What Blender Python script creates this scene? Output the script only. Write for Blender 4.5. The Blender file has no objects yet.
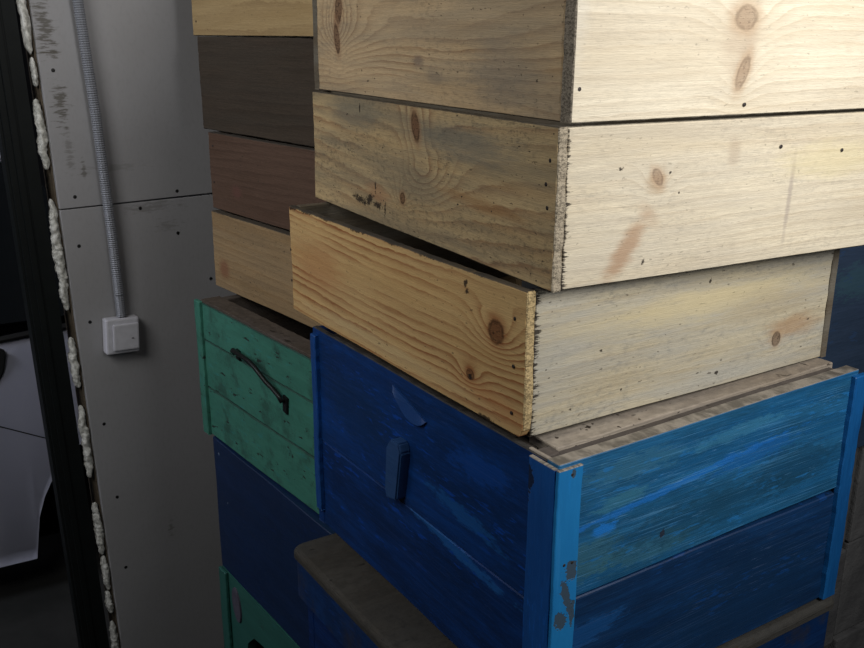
import bpy, bmesh, math, random
from mathutils import Vector, Matrix, noise
S = bpy.context.scene
COL = S.collection
H = 1.70                      # eye height
PI = math.pi

# ------------------------------------------------------------------ node helpers
class NT:
    def __init__(s, name):
        s.m = bpy.data.materials.new(name); s.m.use_nodes = True
        s.t = s.m.node_tree; s.t.nodes.clear()
        s.out = s.t.nodes.new('ShaderNodeOutputMaterial')
        s.b = s.t.nodes.new('ShaderNodeBsdfPrincipled')
        s.t.links.new(s.b.outputs[0], s.out.inputs[0])
        tc = s.t.nodes.new('ShaderNodeTexCoord')
        s.obj = tc.outputs['Object']
        sp = s.t.nodes.new('ShaderNodeSeparateXYZ'); s.t.links.new(s.obj, sp.inputs[0])
        s.x, s.y, s.z = sp.outputs[0], sp.outputs[1], sp.outputs[2]
    def put(s, sock, v):
        if isinstance(v, (int, float)): sock.default_value = v
        elif isinstance(v, (tuple, list)):
            sock.default_value = tuple(v) + ((1,) if len(v) == 3 and len(sock.default_value) == 4 else ())
        else: s.t.links.new(v, sock)
    def m_(s, op, a, b=0.0, c=None, clamp=False):
        n = s.t.nodes.new('ShaderNodeMath'); n.operation = op; n.use_clamp = clamp
        s.put(n.inputs[0], a)
        s.put(n.inputs[1], b)
        if c is not None: s.put(n.inputs[2], c)
        return n.outputs[0]
    def add(s, a, b): return s.m_('ADD', a, b)
    def sub(s, a, b): return s.m_('SUBTRACT', a, b)
    def mul(s, a, b): return s.m_('MULTIPLY', a, b)
    def mx(s, a, b): return s.m_('MAXIMUM', a, b)
    def ramp(s, v, a, b, lo=0.0, hi=1.0, smooth=True):
        n = s.t.nodes.new('ShaderNodeMapRange')
        n.interpolation_type = 'SMOOTHSTEP' if smooth else 'LINEAR'
        s.put(n.inputs[0], v)
        for i, q in enumerate((a, b, lo, hi)): n.inputs[i + 1].default_value = q
        return n.outputs[0]
    def vec(s, sx, sy, sz, ox=0.0, oy=0.0, oz=0.0, src=None):
        n = s.t.nodes.new('ShaderNodeMapping')
        n.inputs['Scale'].default_value = (sx, sy, sz); n.inputs['Location'].default_value = (ox, oy, oz)
        s.t.links.new(src or s.obj, n.inputs[0]); return n.outputs[0]
    def noise(s, v, detail=3.0, rough=.55, dist=0.0, scale=1.0):
        n = s.t.nodes.new('ShaderNodeTexNoise')
        s.t.links.new(v, n.inputs['Vector']); n.inputs['Scale'].default_value = scale
        n.inputs['Detail'].default_value = detail; n.inputs['Roughness'].default_value = rough
        n.inputs['Distortion'].default_value = dist
        return n.outputs[0]
    def mix(s, f, a, b, mode='MIX'):
        n = s.t.nodes.new('ShaderNodeMix'); n.data_type = 'RGBA'; n.blend_type = mode
        s.put(n.inputs[0], f); s.put(n.inputs[6], a); s.put(n.inputs[7], b)
        return n.outputs[2]
    def ell(s, u, v, ru, rv, ang=0.0):
        """normalised distance from an ellipse centred at (u, v) in the board's own x/z plane"""
        du = s.sub(s.x, u); dv = s.sub(s.z, v)
        if ang:
            c, q = math.cos(ang), math.sin(ang)
            a = s.add(s.mul(du, c), s.mul(dv, q)); b = s.sub(s.mul(dv, c), s.mul(du, q))
        else: a, b = du, dv
        a = s.mul(a, 1 / ru); b = s.mul(b, 1 / rv)
        return s.m_('SQRT', s.add(s.mul(a, a), s.mul(b, b)))
    def done(s, col, rough=.75, bump=None, bs=.3, bd=.001, spec=.3, metal=0.0):
        s.put(s.b.inputs['Base Color'], col); s.put(s.b.inputs['Roughness'], rough)
        s.b.inputs['Specular IOR Level'].default_value = spec; s.b.inputs['Metallic'].default_value = metal
        if bump is not None:
            n = s.t.nodes.new('ShaderNodeBump'); n.inputs['Strength'].default_value = bs
            n.inputs['Distance'].default_value = bd
            s.t.links.new(bump, n.inputs['Height']); s.t.links.new(n.outputs[0], s.b.inputs['Normal'])
        return s.m

def wood(name, light, line, seed=0.0, rings=7.0, rs=.55, knots=(), stain=0.0, staincol=(.17, .165, .14),
         specks=.35, marks=(), jag=0.0, fibre=.25, sawn=0.0, arcs=(), ru=.9, rv=6.0, bs=.5, streaks=(), h=0.0, endc=None, zk=45.0, edge=.93, pulls=(), ka_=1.0):
    """knots: (u, v, radius along, radius across, tilt, ring pull). h: board height, for the crack shade painted dark on its arrises. endc: end grain colour at x=0"""
    n = NT(name)
    o = seed * 3.17
    field = n.noise(n.vec(ru, 1.5, rv, o, o * 1.3, o * .7), 1.0, .4)
    phase = n.add(n.mul(field, rings), n.mul(n.z, zk))
    wob = n.mul(n.noise(n.vec(7, 5, 40, o, 0, 0), 3, .6), .9)
    wob2 = n.mul(n.noise(n.vec(45, 15, 160, o, 0, 0), 2, .6), .35)
    phase = n.add(n.add(phase, wob), wob2)
    for (ku, kv, kr, kq, ka, ks) in knots:
        d = n.ell(ku, kv, kr * 3.4, kq * 2.2, ka)
        g = n.m_('EXPONENT', n.mul(n.mul(d, d), -1.0))
        phase = n.add(phase, n.mul(g, ks * 1.6))
    near = 0.0
    for (ku, kv, kr, kq, ka, ks) in pulls:              # grain that sweeps round a knot lying just below the surface
        d = n.ell(ku, kv, kr, kq, ka)
        g = n.m_('EXPONENT', n.mul(n.mul(d, d), -1.0))
        phase = n.add(phase, n.mul(g, ks)); near = n.mx(near, g)
    fr = n.m_('FRACT', phase)
    ringm = n.mul(n.m_('POWER', fr, 2.2), n.ramp(fr, .9, 1.0, 1, 0, False))     # slow early wood, sharp late wood
    gate = n.ramp(n.noise(n.vec(2.5, 3, 12, -o, 2, 5), 3), .35, .62, .12, 1.0)
    gate = n.mx(gate, n.mul(near, 1.1))
    ringm = n.mul(n.mul(ringm, gate), 1.5)
    col = n.mix(n.mul(ringm, rs), light, line)
    dk = tuple(c * .55 for c in light)
    fib = n.noise(n.vec(9, 60, 380, o, o, o), 3, .65)
    fib2 = n.noise(n.vec(70, 90, 1000, o, 3, o), 2, .6)
    col = n.mix(n.mul(n.ramp(fib, .35, .68), fibre * 1.2), col, dk)
    col = n.mix(n.mul(n.ramp(fib2, .45, .7), fibre), col, dk)
    col = n.mix(n.mul(n.ramp(fib2, .5, .3), fibre * .5), col, tuple(min(1, c * 1.25) for c in light))
    big = n.noise(n.vec(2.4, 4, 16, o + 4, 1, 1), 5, .62)
    col = n.mix(n.ramp(big, .42, .70, 0, .45), col, tuple(c * q for c, q in zip(light, (.66, .60, .52))))
    if stain:
        st = n.noise(n.vec(2.6, 4, 26, o - 7, 2, 9), 5, .66)
        col = n.mix(n.ramp(st, .38, .66, 0, stain * .9), col, staincol)
        mot = n.noise(n.vec(70, 60, 160, o, 2, 9), 4, .75)
        mg = n.ramp(n.noise(n.vec(5, 6, 14, o, 6, 6), 3), .35, .6)
        col = n.mix(n.mul(n.mul(n.ramp(mot, .47, .66), mg), stain * .75), col, tuple(c * .45 for c in staincol))
    for (au, av, ar, aq, aa, aw, ac) in arcs:
        d = n.add(n.ell(au, av, ar, aq, aa), n.mul(n.sub(wob, .45), .5))
        m = n.mul(n.ramp(d, 1 - aw, 1.0), n.ramp(d, 1.0, 1 + aw * .6, 1, 0))
        col = n.mix(n.mul(m, .75), col, ac)
    for (au, av, ar, aq, aa, ac, amt) in streaks:
        d = n.add(n.ell(au, av, ar, aq, aa), n.mul(n.sub(n.noise(n.vec(18, 20, 110, o, 1, 1), 5, .7), .5), 1.5))
        col = n.mix(n.ramp(d, .25, 1.15, amt, 0), col, ac)
    kn = n.noise(n.vec(75, 55, 75, o, 0, 0), 4, .65)
    for (ku, kv, kr, kq, ka, ks) in knots:
        d = n.add(n.ell(ku, kv, kr, kq, ka), n.mul(n.sub(kn, .5), .8))
        col = n.mix(n.ramp(d, .9, 2.1, .38, 0), col, tuple(c * q for c, q in zip(line, (1.05, .9, .85))))
        core = tuple((.6 * a + .4 * b) * q for a, b, q in zip(line, light, (.40, .33, .33)))
        col = n.mix(n.ramp(d, .80, 1.2, .8 * ka_, 0), col, core)
        rim = n.mul(n.ramp(d, .65, .95), n.ramp(d, .95, 1.2, 1, 0))
        col = n.mix(n.mul(n.mul(rim, n.ramp(kn, .35, .55)), .75 * ka_), col, tuple(c * .3 for c in core))
        crk = n.noise(n.vec(160, 55, 260, o, 4, 0), 3, .7)
        col = n.mix(n.mul(n.ramp(crk, .52, .62), n.ramp(d, .6, .9, .8 * ka_, 0)), col, tuple(c * .22 for c in core))
    if specks:
        sp = n.noise(n.vec(95, 70, 210, o, 3, 3), 2, .5)
        gate2 = n.ramp(n.noise(n.vec(6, 7, 16, o, 8, 8), 2), .38, .6)
        col = n.mix(n.mul(n.mul(n.ramp(sp, .655, .71), gate2), min(1, specks * 1.7)), col, (.045, .035, .026))
        dash = n.noise(n.vec(26, 70, 420, o, 13, 3), 2, .5)
        col = n.mix(n.mul(n.ramp(dash, .68, .74), specks), col, tuple(c * .3 for c in light))
    for (mu, mv, mr, mq, ma) in marks:
        d = n.add(n.ell(mu, mv, mr, mq, ma), n.mul(n.sub(n.noise(n.vec(140, 120, 200, o, 5, 5), 4, .75), .5), 3.0))
        col = n.mix(n.ramp(d, .45, 1.0, .92, 0), col, (.022, .016, .013))
    if h:  # shade of the crack between stacked boxes, painted into the edge colour
        en = n.noise(n.vec(40, 40, 10, o, 1, 1), 4, .7)
        e0 = n.ramp(n.sub(n.z, n.mul(en, .0020)), -.0008, .0009, 1, 0)
        e1 = n.ramp(n.sub(n.sub(h, n.z), n.mul(en, .0020)), -.0008, .0009, 1, 0)
        col = n.mix(n.mul(n.mx(e0, e1), edge), col, (.05, .045, .038))
    if jag:
        jn = n.noise(n.vec(22, 10, 300, o, 1, 1), 5, .75)
        jn2 = n.noise(n.vec(10, 10, 28, o, 1, 7), 2)
        lim = n.mul(n.mul(n.ramp(jn, .46, .80, .0, 1, False), n.ramp(jn2, .3, .6, .3, 1.2)), jag * 1.4)
        jm = n.ramp(n.sub(n.m_('ABSOLUTE', n.x), n.add(lim, .0008)), -.0010, .0004, 1, 0)
        col = n.mix(n.mul(jm, .93), col, (.028, .022, .018))
    bump = n.add(n.mul(ringm, .3), n.add(fib, fib2))
    if endc:
        sw = n.noise(n.vec(200, 260, 420, o, 1, 1), 3, .75)
        em = n.ramp(n.x, .0010, .0018, 1, 0)
        ec = n.mix(n.ramp(sw, .4, .64), endc, tuple(c * .42 for c in endc))
        col = n.mix(em, col, ec)
        bump = n.add(bump, n.mul(n.mul(sw, em), 5))
    return n.done(col, .8, bump, bs, .0012, .15)

def paint(name, base, light, dark, seed=0.0, chips=.0, chipcol=(.12, .12, .11), scratch=.3, patch=.6, streakv=55.0,
          marks=(), blots=(), rough=.42, grime=0.0, grimecol=(.03, .03, .028), spec=.4, bs=.5, vert=False, bare=None, barecol=(.27, .24, .20), h=0.0, slope=0.0, fine=.5):
    """bare: height above which the paint ends and grey wood shows (the top arris)"""
    n = NT(name)
    o = seed * 2.71
    if vert: A = lambda u, v, k: n.vec(v, 20, u, o, k, 4)
    else: A = lambda u, v, k: n.vec(u, 20, v, o, k, 4)
    st = n.noise(A(2.2, streakv * .6, 1), 5, .68)
    pt = n.noise(A(6, 22, 3), 5, .66)
    f1 = n.noise(A(16, streakv * 4, 9), 4, .72)
    f2 = n.noise(A(30, streakv * 9, 5), 3, .7)
    col = n.mix(n.ramp(st, .42, .62, 0, .5), base, light)
    col = n.mix(n.ramp(pt, .42, .60, 0, patch * .8), col, dark)
    col = n.mix(n.ramp(f1, .50, .66, 0, fine), col, dark)
    col = n.mix(n.ramp(f2, .52, .70, 0, fine * .8), col, light)
    for (mu, mv, mr, mq, ma, mc, amt) in blots:
        d = n.add(n.ell(mu, mv, mr, mq, ma), n.mul(n.sub(n.noise(n.vec(38, 45, 130, o, 5, 5), 5, .75), .5), 2.6))
        col = n.mix(n.ramp(d, .55, 1.0, amt, 0), col, mc)
    gt = n.ramp(n.noise(A(3, 14, 12), 3), .42, .62)
    col = n.mix(n.mul(n.mul(n.ramp(f1, .40, .33), gt), scratch), col, tuple(min(1, c * 1.5 + .09) for c in light))
    f3 = n.noise(A(4.5, streakv * 6, 31), 3, .62)
    gt2 = n.ramp(n.noise(A(5, 30, 33), 4, .65), .40, .58)
    col = n.mix(n.mul(n.mul(n.ramp(f3, .56, .63), gt2), scratch * .75), col, tuple(c * 1.4 + .05 for c in light))
    f4 = n.noise(A(28, 150, 41), 3, .6)
    gt3 = n.ramp(n.noise(A(4, 18, 43), 3, .6), .48, .60)
    col = n.mix(n.mul(n.mul(n.ramp(f4, .56, .62), gt3), min(1, patch * 1.1)), col, (light[0] * .7, light[1] * 1.05, min(1, light[2] * 1.35)))
    if grime:
        gn = n.noise(n.vec(14, 12, 14, o, 2, 6), 6, .72)
        col = n.mix(n.ramp(gn, .48, .66, 0, grime), col, grimecol)
    bump = n.add(n.mul(f1, 1.2), st)
    if chips:
        cn = n.noise(n.vec(22, 28, 60, o + 1, 2, 3), 5, .7)
        cm = n.ramp(cn, .70 - chips * .2, .72 - chips * .2)
        col = n.mix(cm, col, chipcol)
        bump = n.sub(bump, cm)
    for (mu, mv, mr, mq, ma) in marks:
        d = n.add(n.ell(mu, mv, mr, mq, ma), n.mul(n.sub(n.noise(n.vec(90, 90, 110, o, 5, 5), 4, .7), .5), 2.4))
        mm = n.ramp(d, .85, .95, 1, 0)
        col = n.mix(mm, col, chipcol); bump = n.sub(bump, mm)
    if h:
        en = n.noise(n.vec(30, 40, 10, o, 1, 1), 5, .75)
        e0 = n.ramp(n.sub(n.z, n.mul(en, .007)), -.0025, .0, 1, 0)
        e1 = n.ramp(n.sub(n.sub(h, n.z), n.mul(en, .007)), -.0025, .0, 1, 0)
        col = n.mix(n.mul(n.mx(e0, e1), .85), col, grimecol)
    if bare is not None:
        bw = n.mix(n.ramp(f2, .4, .65), barecol, tuple(c * .4 for c in barecol))
        col = n.mix(n.ramp(n.add(n.sub(n.z, n.mul(n.x, slope)), n.mul(n.sub(pt, .5), .0012)), bare - .0006, bare + .0004), col, bw)
    return n.done(col, rough, bump, bs, .0009, spec)

def plain(name, c, rough=.6, metal=0.0, spec=.4, var=.15, sc=40.0, bs=.2):
    n = NT(name)
    f = n.noise(n.vec(sc, sc, sc), 4, .6)
    return n.done(n.mix(n.ramp(f, .35, .7, 0, var * 2), c, tuple(q * .6 for q in c)), rough, f, bs, .001, spec, metal)

# ------------------------------------------------------------------ object helpers
def empty(name, loc, rz=0.0, label=None, cat=None, group=None):
    o = bpy.data.objects.new(name, None); COL.objects.link(o)
    o.empty_display_size = .05
    o.location = (loc[0], loc[1], loc[2]); o.rotation_euler = (0, 0, rz)
    if label: o['label'] = label
    if cat: o['category'] = cat
    if group: o['group'] = group
    return o
def link(name, bm, mat, parent=None, loc=(0, 0, 0), rz=0.0, label=None, cat=None, group=None, kind=None, smooth=False):
    bmesh.ops.recalc_face_normals(bm, faces=bm.faces)
    me = bpy.data.meshes.new(name); bm.to_mesh(me); bm.free()
    me.materials.append(mat)
    if smooth:
        for p in me.polygons: p.use_smooth = True
    o = bpy.data.objects.new(name, me); COL.objects.link(o)
    o.location = loc; o.rotation_euler = (0, 0, rz)
    if parent: o.parent = parent
    for k, v in (('label', label), ('category', cat), ('group', group), ('kind', kind)):
        if v: o[k] = v
    return o
def board_bm(L, h, t, y0=0.0, seed=0, rough=.0004, step=.011, sag=None, z0=0.0, x0=0.0, endrough=.0008, bev=.0015, round_low=0.0, taper=None):
    """a sawn plank: length along x, height along z, thickness along +y from y0, with slightly uneven arrises and ends"""
    rnd = random.Random(seed * 7 + 1); rough *= .45
    nx = max(4, int(L / step)); nz = max(6, int(h / step))
    bm = bmesh.new()
    us = [0, bev] + [L * i / nx for i in range(1, nx)] + [L - bev, L]
    vs = [0, bev] + [h * i / nz for i in range(1, nz)] + [h - bev, h]
    F, B = [], []
    ej0 = [rnd.uniform(-1, 1) * endrough for _ in vs]; ej1 = [rnd.uniform(-1, 1) * endrough for _ in vs]
    for i, u in enumerate(us):
        jt, jb = rnd.uniform(-1, 1) * rough, rnd.uniform(-1, 1) * rough
        f, b = [], []
        for j, v in enumerate(vs):
            z = v
            if j == 0: z += jb
            if j == len(vs) - 1: z += jt
            uu = u
            if i <= 1: uu += ej0[j]
            if i >= len(us) - 2: uu += ej1[j]
            inset = bev if (i in (0, len(us) - 1) or j in (0, len(vs) - 1)) else 0.0
            if round_low and u < round_low * 1.0 and v < round_low:
                k = (1 - v / round_low); uu = max(uu, round_low * (1 - math.sqrt(max(0, 1 - k * k))))
            wav = .0007 * math.sin(u * 17 + seed) + .0005 * math.sin(v * 31 + seed * 2)
            zz = z0 + z + (sag(u) if sag else 0)
            f.append(bm.verts.new((x0 + uu, y0 + inset + wav, zz)))
            b.append(bm.verts.new((x0 + uu, y0 + t - inset + wav, zz)))
        F.append(f); B.append(b)
    n, k = len(us), len(vs)
    for i in range(n - 1):
        for j in range(k - 1):
            bm.faces.new((F[i][j], F[i + 1][j], F[i + 1][j + 1], F[i][j + 1]))
            bm.faces.new((B[i][j], B[i][j + 1], B[i + 1][j + 1], B[i + 1][j]))
        bm.faces.new((F[i][0], B[i][0], B[i + 1][0], F[i + 1][0]))
        bm.faces.new((F[i][-1], F[i + 1][-1], B[i + 1][-1], B[i][-1]))
    for j in range(k - 1):
        bm.faces.new((F[0][j], F[0][j + 1], B[0][j + 1], B[0][j]))
        bm.faces.new((F[-1][j], B[-1][j], B[-1][j + 1], F[-1][j + 1]))
    return bm
def box_bm(x0, x1, y0, y1, z0, z1, bev=.002, bm=None):
    bm = bm or bmesh.new()
    r = bmesh.ops.create_cube(bm, size=1.0)
    vs = r['verts']
    for v in vs:
        v.co = Vector(((x0 + x1) / 2 + v.co.x * (x1 - x0), (y0 + y1) / 2 + v.co.y * (y1 - y0), (z0 + z1) / 2 + v.co.z * (z1 - z0)))
    if bev:
        es = list({e for v in vs for e in v.link_edges})
        bmesh.ops.bevel(bm, geom=es, offset=bev, segments=2, affect='EDGES', profile=.6)
    return bm
def prism_bm(poly, y0, y1, bev=0.0):
    bm = bmesh.new()
    a = [bm.verts.new((p[0], y0, p[1])) for p in poly]; b = [bm.verts.new((p[0], y1, p[1])) for p in poly]
    fa = bm.faces.new(a); bm.faces.new(b[::-1]); n = len(poly)
    for i in range(n): bm.faces.new((a[i], b[i], b[(i + 1) % n], a[(i + 1) % n]))
    if bev: bmesh.ops.bevel(bm, geom=list(bm.edges), offset=bev, segments=2, affect='EDGES')
    return bm
def disc_bm(r, depth, seg=12):
    """a low domed head facing -y"""
    bm = bmesh.new()
    rings = [(r, 0.0), (r, -depth * .5), (r * .75, -depth * .9), (r * .3, -depth)]
    R = [[bm.verts.new((q * math.cos(2 * PI * i / seg), y, q * math.sin(2 * PI * i / seg))) for i in range(seg)] for q, y in rings]
    for a, b in zip(R, R[1:]):
        for i in range(seg): bm.faces.new((a[i], a[(i + 1) % seg], b[(i + 1) % seg], b[i]))
    bm.faces.new(R[-1]); bm.faces.new(R[0][::-1])
    return bm
def tube_bm(pts, rf, seg=12, cap=True):
    bm = bmesh.new(); rings = []
    P_ = [Vector(p) for p in pts]
    for i, p in enumerate(P_):
        t = (P_[min(i + 1, len(P_) - 1)] - P_[max(i - 1, 0)]).normalized()
        ref = Vector((0, 1, 0)) if abs(t.y) < .9 else Vector((1, 0, 0))
        n = t.cross(ref).normalized(); b = t.cross(n)
        r = rf(i) if callable(rf) else rf
        rings.append([bm.verts.new(p + (n * math.cos(a) + b * math.sin(a)) * r) for a in [2 * PI * k / seg for k in range(seg)]])
    for a, b in zip(rings, rings[1:]):
        for k in range(seg): bm.faces.new((a[k], a[(k + 1) % seg], b[(k + 1) % seg], b[k]))
    if cap: bm.faces.new(rings[0][::-1]); bm.faces.new(rings[-1])
    return bm
NAIL = plain('nail_rust', (.035, .028, .025), .55, .3, .4, .3, 300)
def nail(parent, u, v, r=.0024, y=0.0, flip=False):
    return link('nail', disc_bm(r, .0008), NAIL, parent, (u, y, v), PI if flip else 0, label='dark nail head')

# ------------------------------------------------------------------ wood kinds
PINE, PLINE = (.60, .50, .34), (.33, .19, .085)
GOLD, GLINE = (.55, .38, .165), (.27, .105, .03)
WHITE, WLINE = (.70, .63, .49), (.42, .31, .19)
M = {}
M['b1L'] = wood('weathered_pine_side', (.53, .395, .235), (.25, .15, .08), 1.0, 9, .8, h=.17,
    knots=[(.578, .125, .012, .020, .1, 1.6), (.585, .080, .009, .022, -.25, 1.3)], stain=.42,
    streaks=[(.318, .055, .018, .009, 0, (.13, .10, .09), .6), (.27, .035, .03, .012, .1, (.15, .13, .11), .4), (.11, .05, .10, .05, 0, (.19, .17, .14), .5)], specks=.5, rv=7, ru=1.6, zk=60, pulls=[(.58, .10, .13, .045, 0, 4.0)])
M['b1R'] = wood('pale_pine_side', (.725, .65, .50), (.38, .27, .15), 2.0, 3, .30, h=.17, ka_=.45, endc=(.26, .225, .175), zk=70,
    knots=[(.240, .108, .017, .013, 0, 1.5), (.243, .048, .008, .019, -.35, 1.2)], stain=.16, staincol=(.40, .37, .33),
    specks=.2, jag=.0, fibre=.22, streaks=[(.235, .085, .035, .06, 0, (.46, .37, .27), .6), (.243, .060, .016, .04, -.3, (.42, .33, .24), .4), (.0, .13, .02, .1, 0, (.6, .58, .52), .3)])
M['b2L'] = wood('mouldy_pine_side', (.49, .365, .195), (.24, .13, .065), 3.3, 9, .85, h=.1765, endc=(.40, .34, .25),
    knots=[(.322, .150, .010, .019, -.25, 1.8), (.360, .049, .007, .008, 0, 1.5)], stain=.68, staincol=(.15, .135, .10),
    pulls=[(.300, .090, .075, .038, -.2, 4.5)],
    streaks=[(.322, .150, .010, .016, -.25, (.17, .075, .05), .6), (.15, .072, .12, .012, .04, (.28, .15, .06), .55), (.44, .045, .05, .015, .1, (.30, .14, .07), .5), (.20, .14, .16, .03, 0, (.15, .145, .12), .65), (.52, .15, .12, .03, 0, (.15, .145, .115), .6)],
    marks=[(.505, .026, .03, .007, .1), (.470, .030, .020, .009, -.3), (.440, .026, .018, .006, 0), (.415, .026, .003, .014, .1), (.448, .052, .003, .010, 0), (.50, .163, .003, .010, 0)], specks=.8)
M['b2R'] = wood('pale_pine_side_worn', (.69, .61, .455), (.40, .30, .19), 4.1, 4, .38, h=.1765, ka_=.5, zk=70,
    knots=[(.126, .116, .006, .011, .6, 1.3)], stain=.28, staincol=(.36, .34, .31), specks=.22, jag=.010, fibre=.28,
    marks=[(.073, .128, .004, .003, 0), (.144, .120, .003, .002, .5), (.159, .096, .002, .002, 0), (.112, .020, .003, .006, -.4)],
    streaks=[(.125, .112, .018, .02, -.6, (.35, .24, .14), .6), (.085, .035, .016, .055, -.65, (.36, .22, .13), .75), (.118, .072, .028, .012, -.8, (.42, .30, .20), .4),
             (.24, .14, .014, .02, 0, (.38, .30, .22), .5), (.342, .08, .005, .07, -.06, (.33, .28, .24), .6), (.42, .12, .13, .03, 0, (.60, .52, .30), .5)])
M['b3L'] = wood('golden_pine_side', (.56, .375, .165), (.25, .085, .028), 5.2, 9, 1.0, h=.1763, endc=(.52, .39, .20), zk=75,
    knots=[(.056, .116, .0145, .0145, 0, 2.2), (.107, .047, .008, .007, 0, 1.2)], stain=.10, specks=.35, fibre=.18, ru=.8, rv=7,
    marks=[(.119, .160, .004, .007, .5), (.115, .152, .006, .004, 0), (.107, .044, .005, .004, 0), (.072, .002, .02, .003, 0), (.62, .175, .02, .005, 0), (.57, .1765, .03, .0045, 0), (.50, .1770, .03, .004, 0), (.40, .1770, .04, .0045, 0), (.30, .1770, .03, .004, 0), (.20, .1775, .04, .004, 0), (.09, .1775, .03, .003, 0)],
    streaks=[(.32, .1778, .40, .0026, 0, (.16, .15, .13), .9), (.055, .116, .018, .018, 0, (.13, .05, .03), .6), (.53, .095, .11, .05, 0, (.38, .17, .07), .45), (.06, .028, .1, .02, .15, (.40, .18, .07), .4), (.35, .02, .28, .015, 0, (.50, .38, .20), .6)])
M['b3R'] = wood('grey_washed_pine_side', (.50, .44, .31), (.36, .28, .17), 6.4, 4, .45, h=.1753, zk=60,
    knots=[(.428, .046, .009, .010, 0, 1.6)], stain=.60, staincol=(.33, .34, .33), specks=.45, jag=.020, fibre=.3,
    streaks=[(.30, .12, .28, .028, .02, (.56, .47, .27), .6), (.46, .06, .07, .022, .05, (.34, .20, .10), .6), (.40, .10, .12, .03, 0, (.36, .30, .20), .5)],
    marks=[(.059, .022, .003, .0025, 0), (.282, .150, .0025, .005, -.4), (.104, .087, .003, .002, 0), (.14, .03, .002, .002, 0), (.31, .02, .006, .003, 0)])
M['end'] = wood('sawn_end_grain', (.56, .42, .21), (.42, .27, .11), 7.0, 6, .3, specks=.1, fibre=.1, sawn=.6, bs=1.0, rv=20)
M['inner'] = wood('inner_pine_shade_dark', (.12, .098, .07), (.07, .05, .03), 8.0, 6, .4, specks=.5, stain=.5)  # inner boards coloured darker to stand in for shade inside the boxes
M['rim'] = wood('grey_weathered_rim', (.36, .31, .25), (.17, .13, .10), 9.0, 9, .6, specks=1.0, stain=.45, staincol=(.2, .18, .16), fibre=.5, rv=40)
M['rimdark'] = wood('dark_brown_rim', (.10, .082, .066), (.04, .03, .024), 10.0, 9, .6, specks=1.0, stain=.4, staincol=(.10, .09, .09), fibre=.6, rv=40, bs=.9)  # dark brown rim wood; its colour also stands in for shade in gaps
M['l1'] = wood('tan_pine_side', (.40, .29, .145), (.22, .14, .07), 11.0, 5, .5, h=.19, specks=.25, fibre=.25)
M['l2'] = wood('dark_umber_side', (.062, .047, .034), (.030, .021, .015), 12.0, 5, .5, h=.199, edge=.5, specks=.3, fibre=.4, stain=.25, staincol=(.035, .035, .03))
M['l3'] = wood('reddish_brown_side', (.105, .064, .045), (.052, .030, .021), 13.0, 6, .5, h=.169, specks=.5, fibre=.35,
    streaks=[(-.12, .05, .03, .018, 0, (.12, .055, .045), .6)])
M['l4'] = wood('yellowed_pine_side', (.32, .22, .115), (.19, .11, .05), 14.0, 5, .5, h=.1728, specks=.5, fibre=.25, stain=.3, staincol=(.15, .125, .09),
    streaks=[(-.05, .05, .03, .03, .6, (.19, .08, .045), .7), (-.15, .03, .05, .02, 0, (.19, .13, .07), .4)])

# ------------------------------------------------------------------ a wooden super
def super_box(name, C, yaw, zb, h, W, L, t, mats, label, group, lap='left', nails_L=(), nails_R=(), seed=1, sagL=None, sagR=None, round_low=0.0, warpR=0, left_end=None):
    """C: front corner; the left face runs W along the box's +y, the right face runs L along its +x"""
    e = empty(name, (C[0], C[1], H + zb), yaw, label, 'bee hive box', group)
    tl = tr = t
    if lap == 'left':     # left board runs full width and shows its end grain at the corner
        bl = board_bm(W, h, tl, -tl, seed, rough=.0012, endrough=.0012, sag=sagL, round_low=round_low)
        br = board_bm(L - 2 * tl, h - .001, tr, 0, seed + 1, x0=0, sag=sagR, endrough=.0015)
        lo, ro = (0, 0, 0), (tl + .0006, .0018, 0)
    else:
        bl = board_bm(W - 2 * tr, h, tl, -tl, seed, x0=0, sag=sagL)
        br = board_bm(L, h, tr, 0, seed + 1, rough=.0012, endrough=.0007, sag=sagR)
        lo, ro = (.0012, tr + .0006, 0), (0, 0, 0)
    left = link('side_board', bl, mats[0], e, lo, PI / 2, label='left side board')
    right = link('side_board', br, mats[1], e, ro, 0, label='right side board')
    off = -lo[1]; offr = -ro[0]
    # the two far boards
    if lap == 'left':
        link('side_board', board_bm(W, h, t, 0, seed + 2, step=.04), mats[2], e, (L - .0002, 0, 0), PI / 2)
        link('side_board', board_bm(L - 2 * t - .001, h, t, -t, seed + 3, step=.04), mats[2], e, (t + .0005, W, 0), 0)
    else:
        link('side_board', board_bm(W - 2 * t - .001, h, t, 0, seed + 2, step=.04), mats[2], e, (L - .001, t + .0005, 0), PI / 2)
        link('side_board', board_bm(L, h, t, -t, seed + 3, step=.04), mats[2], e, (0, W, 0), 0)
    for (u, v) in nails_L: nail(left, u + off, v, flip=True)
    for (u, v) in nails_R: nail(right, u + offr, v)
    return e, left, right

def end_face(board, x, y0, y1, h, z0=0.0): pass

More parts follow.
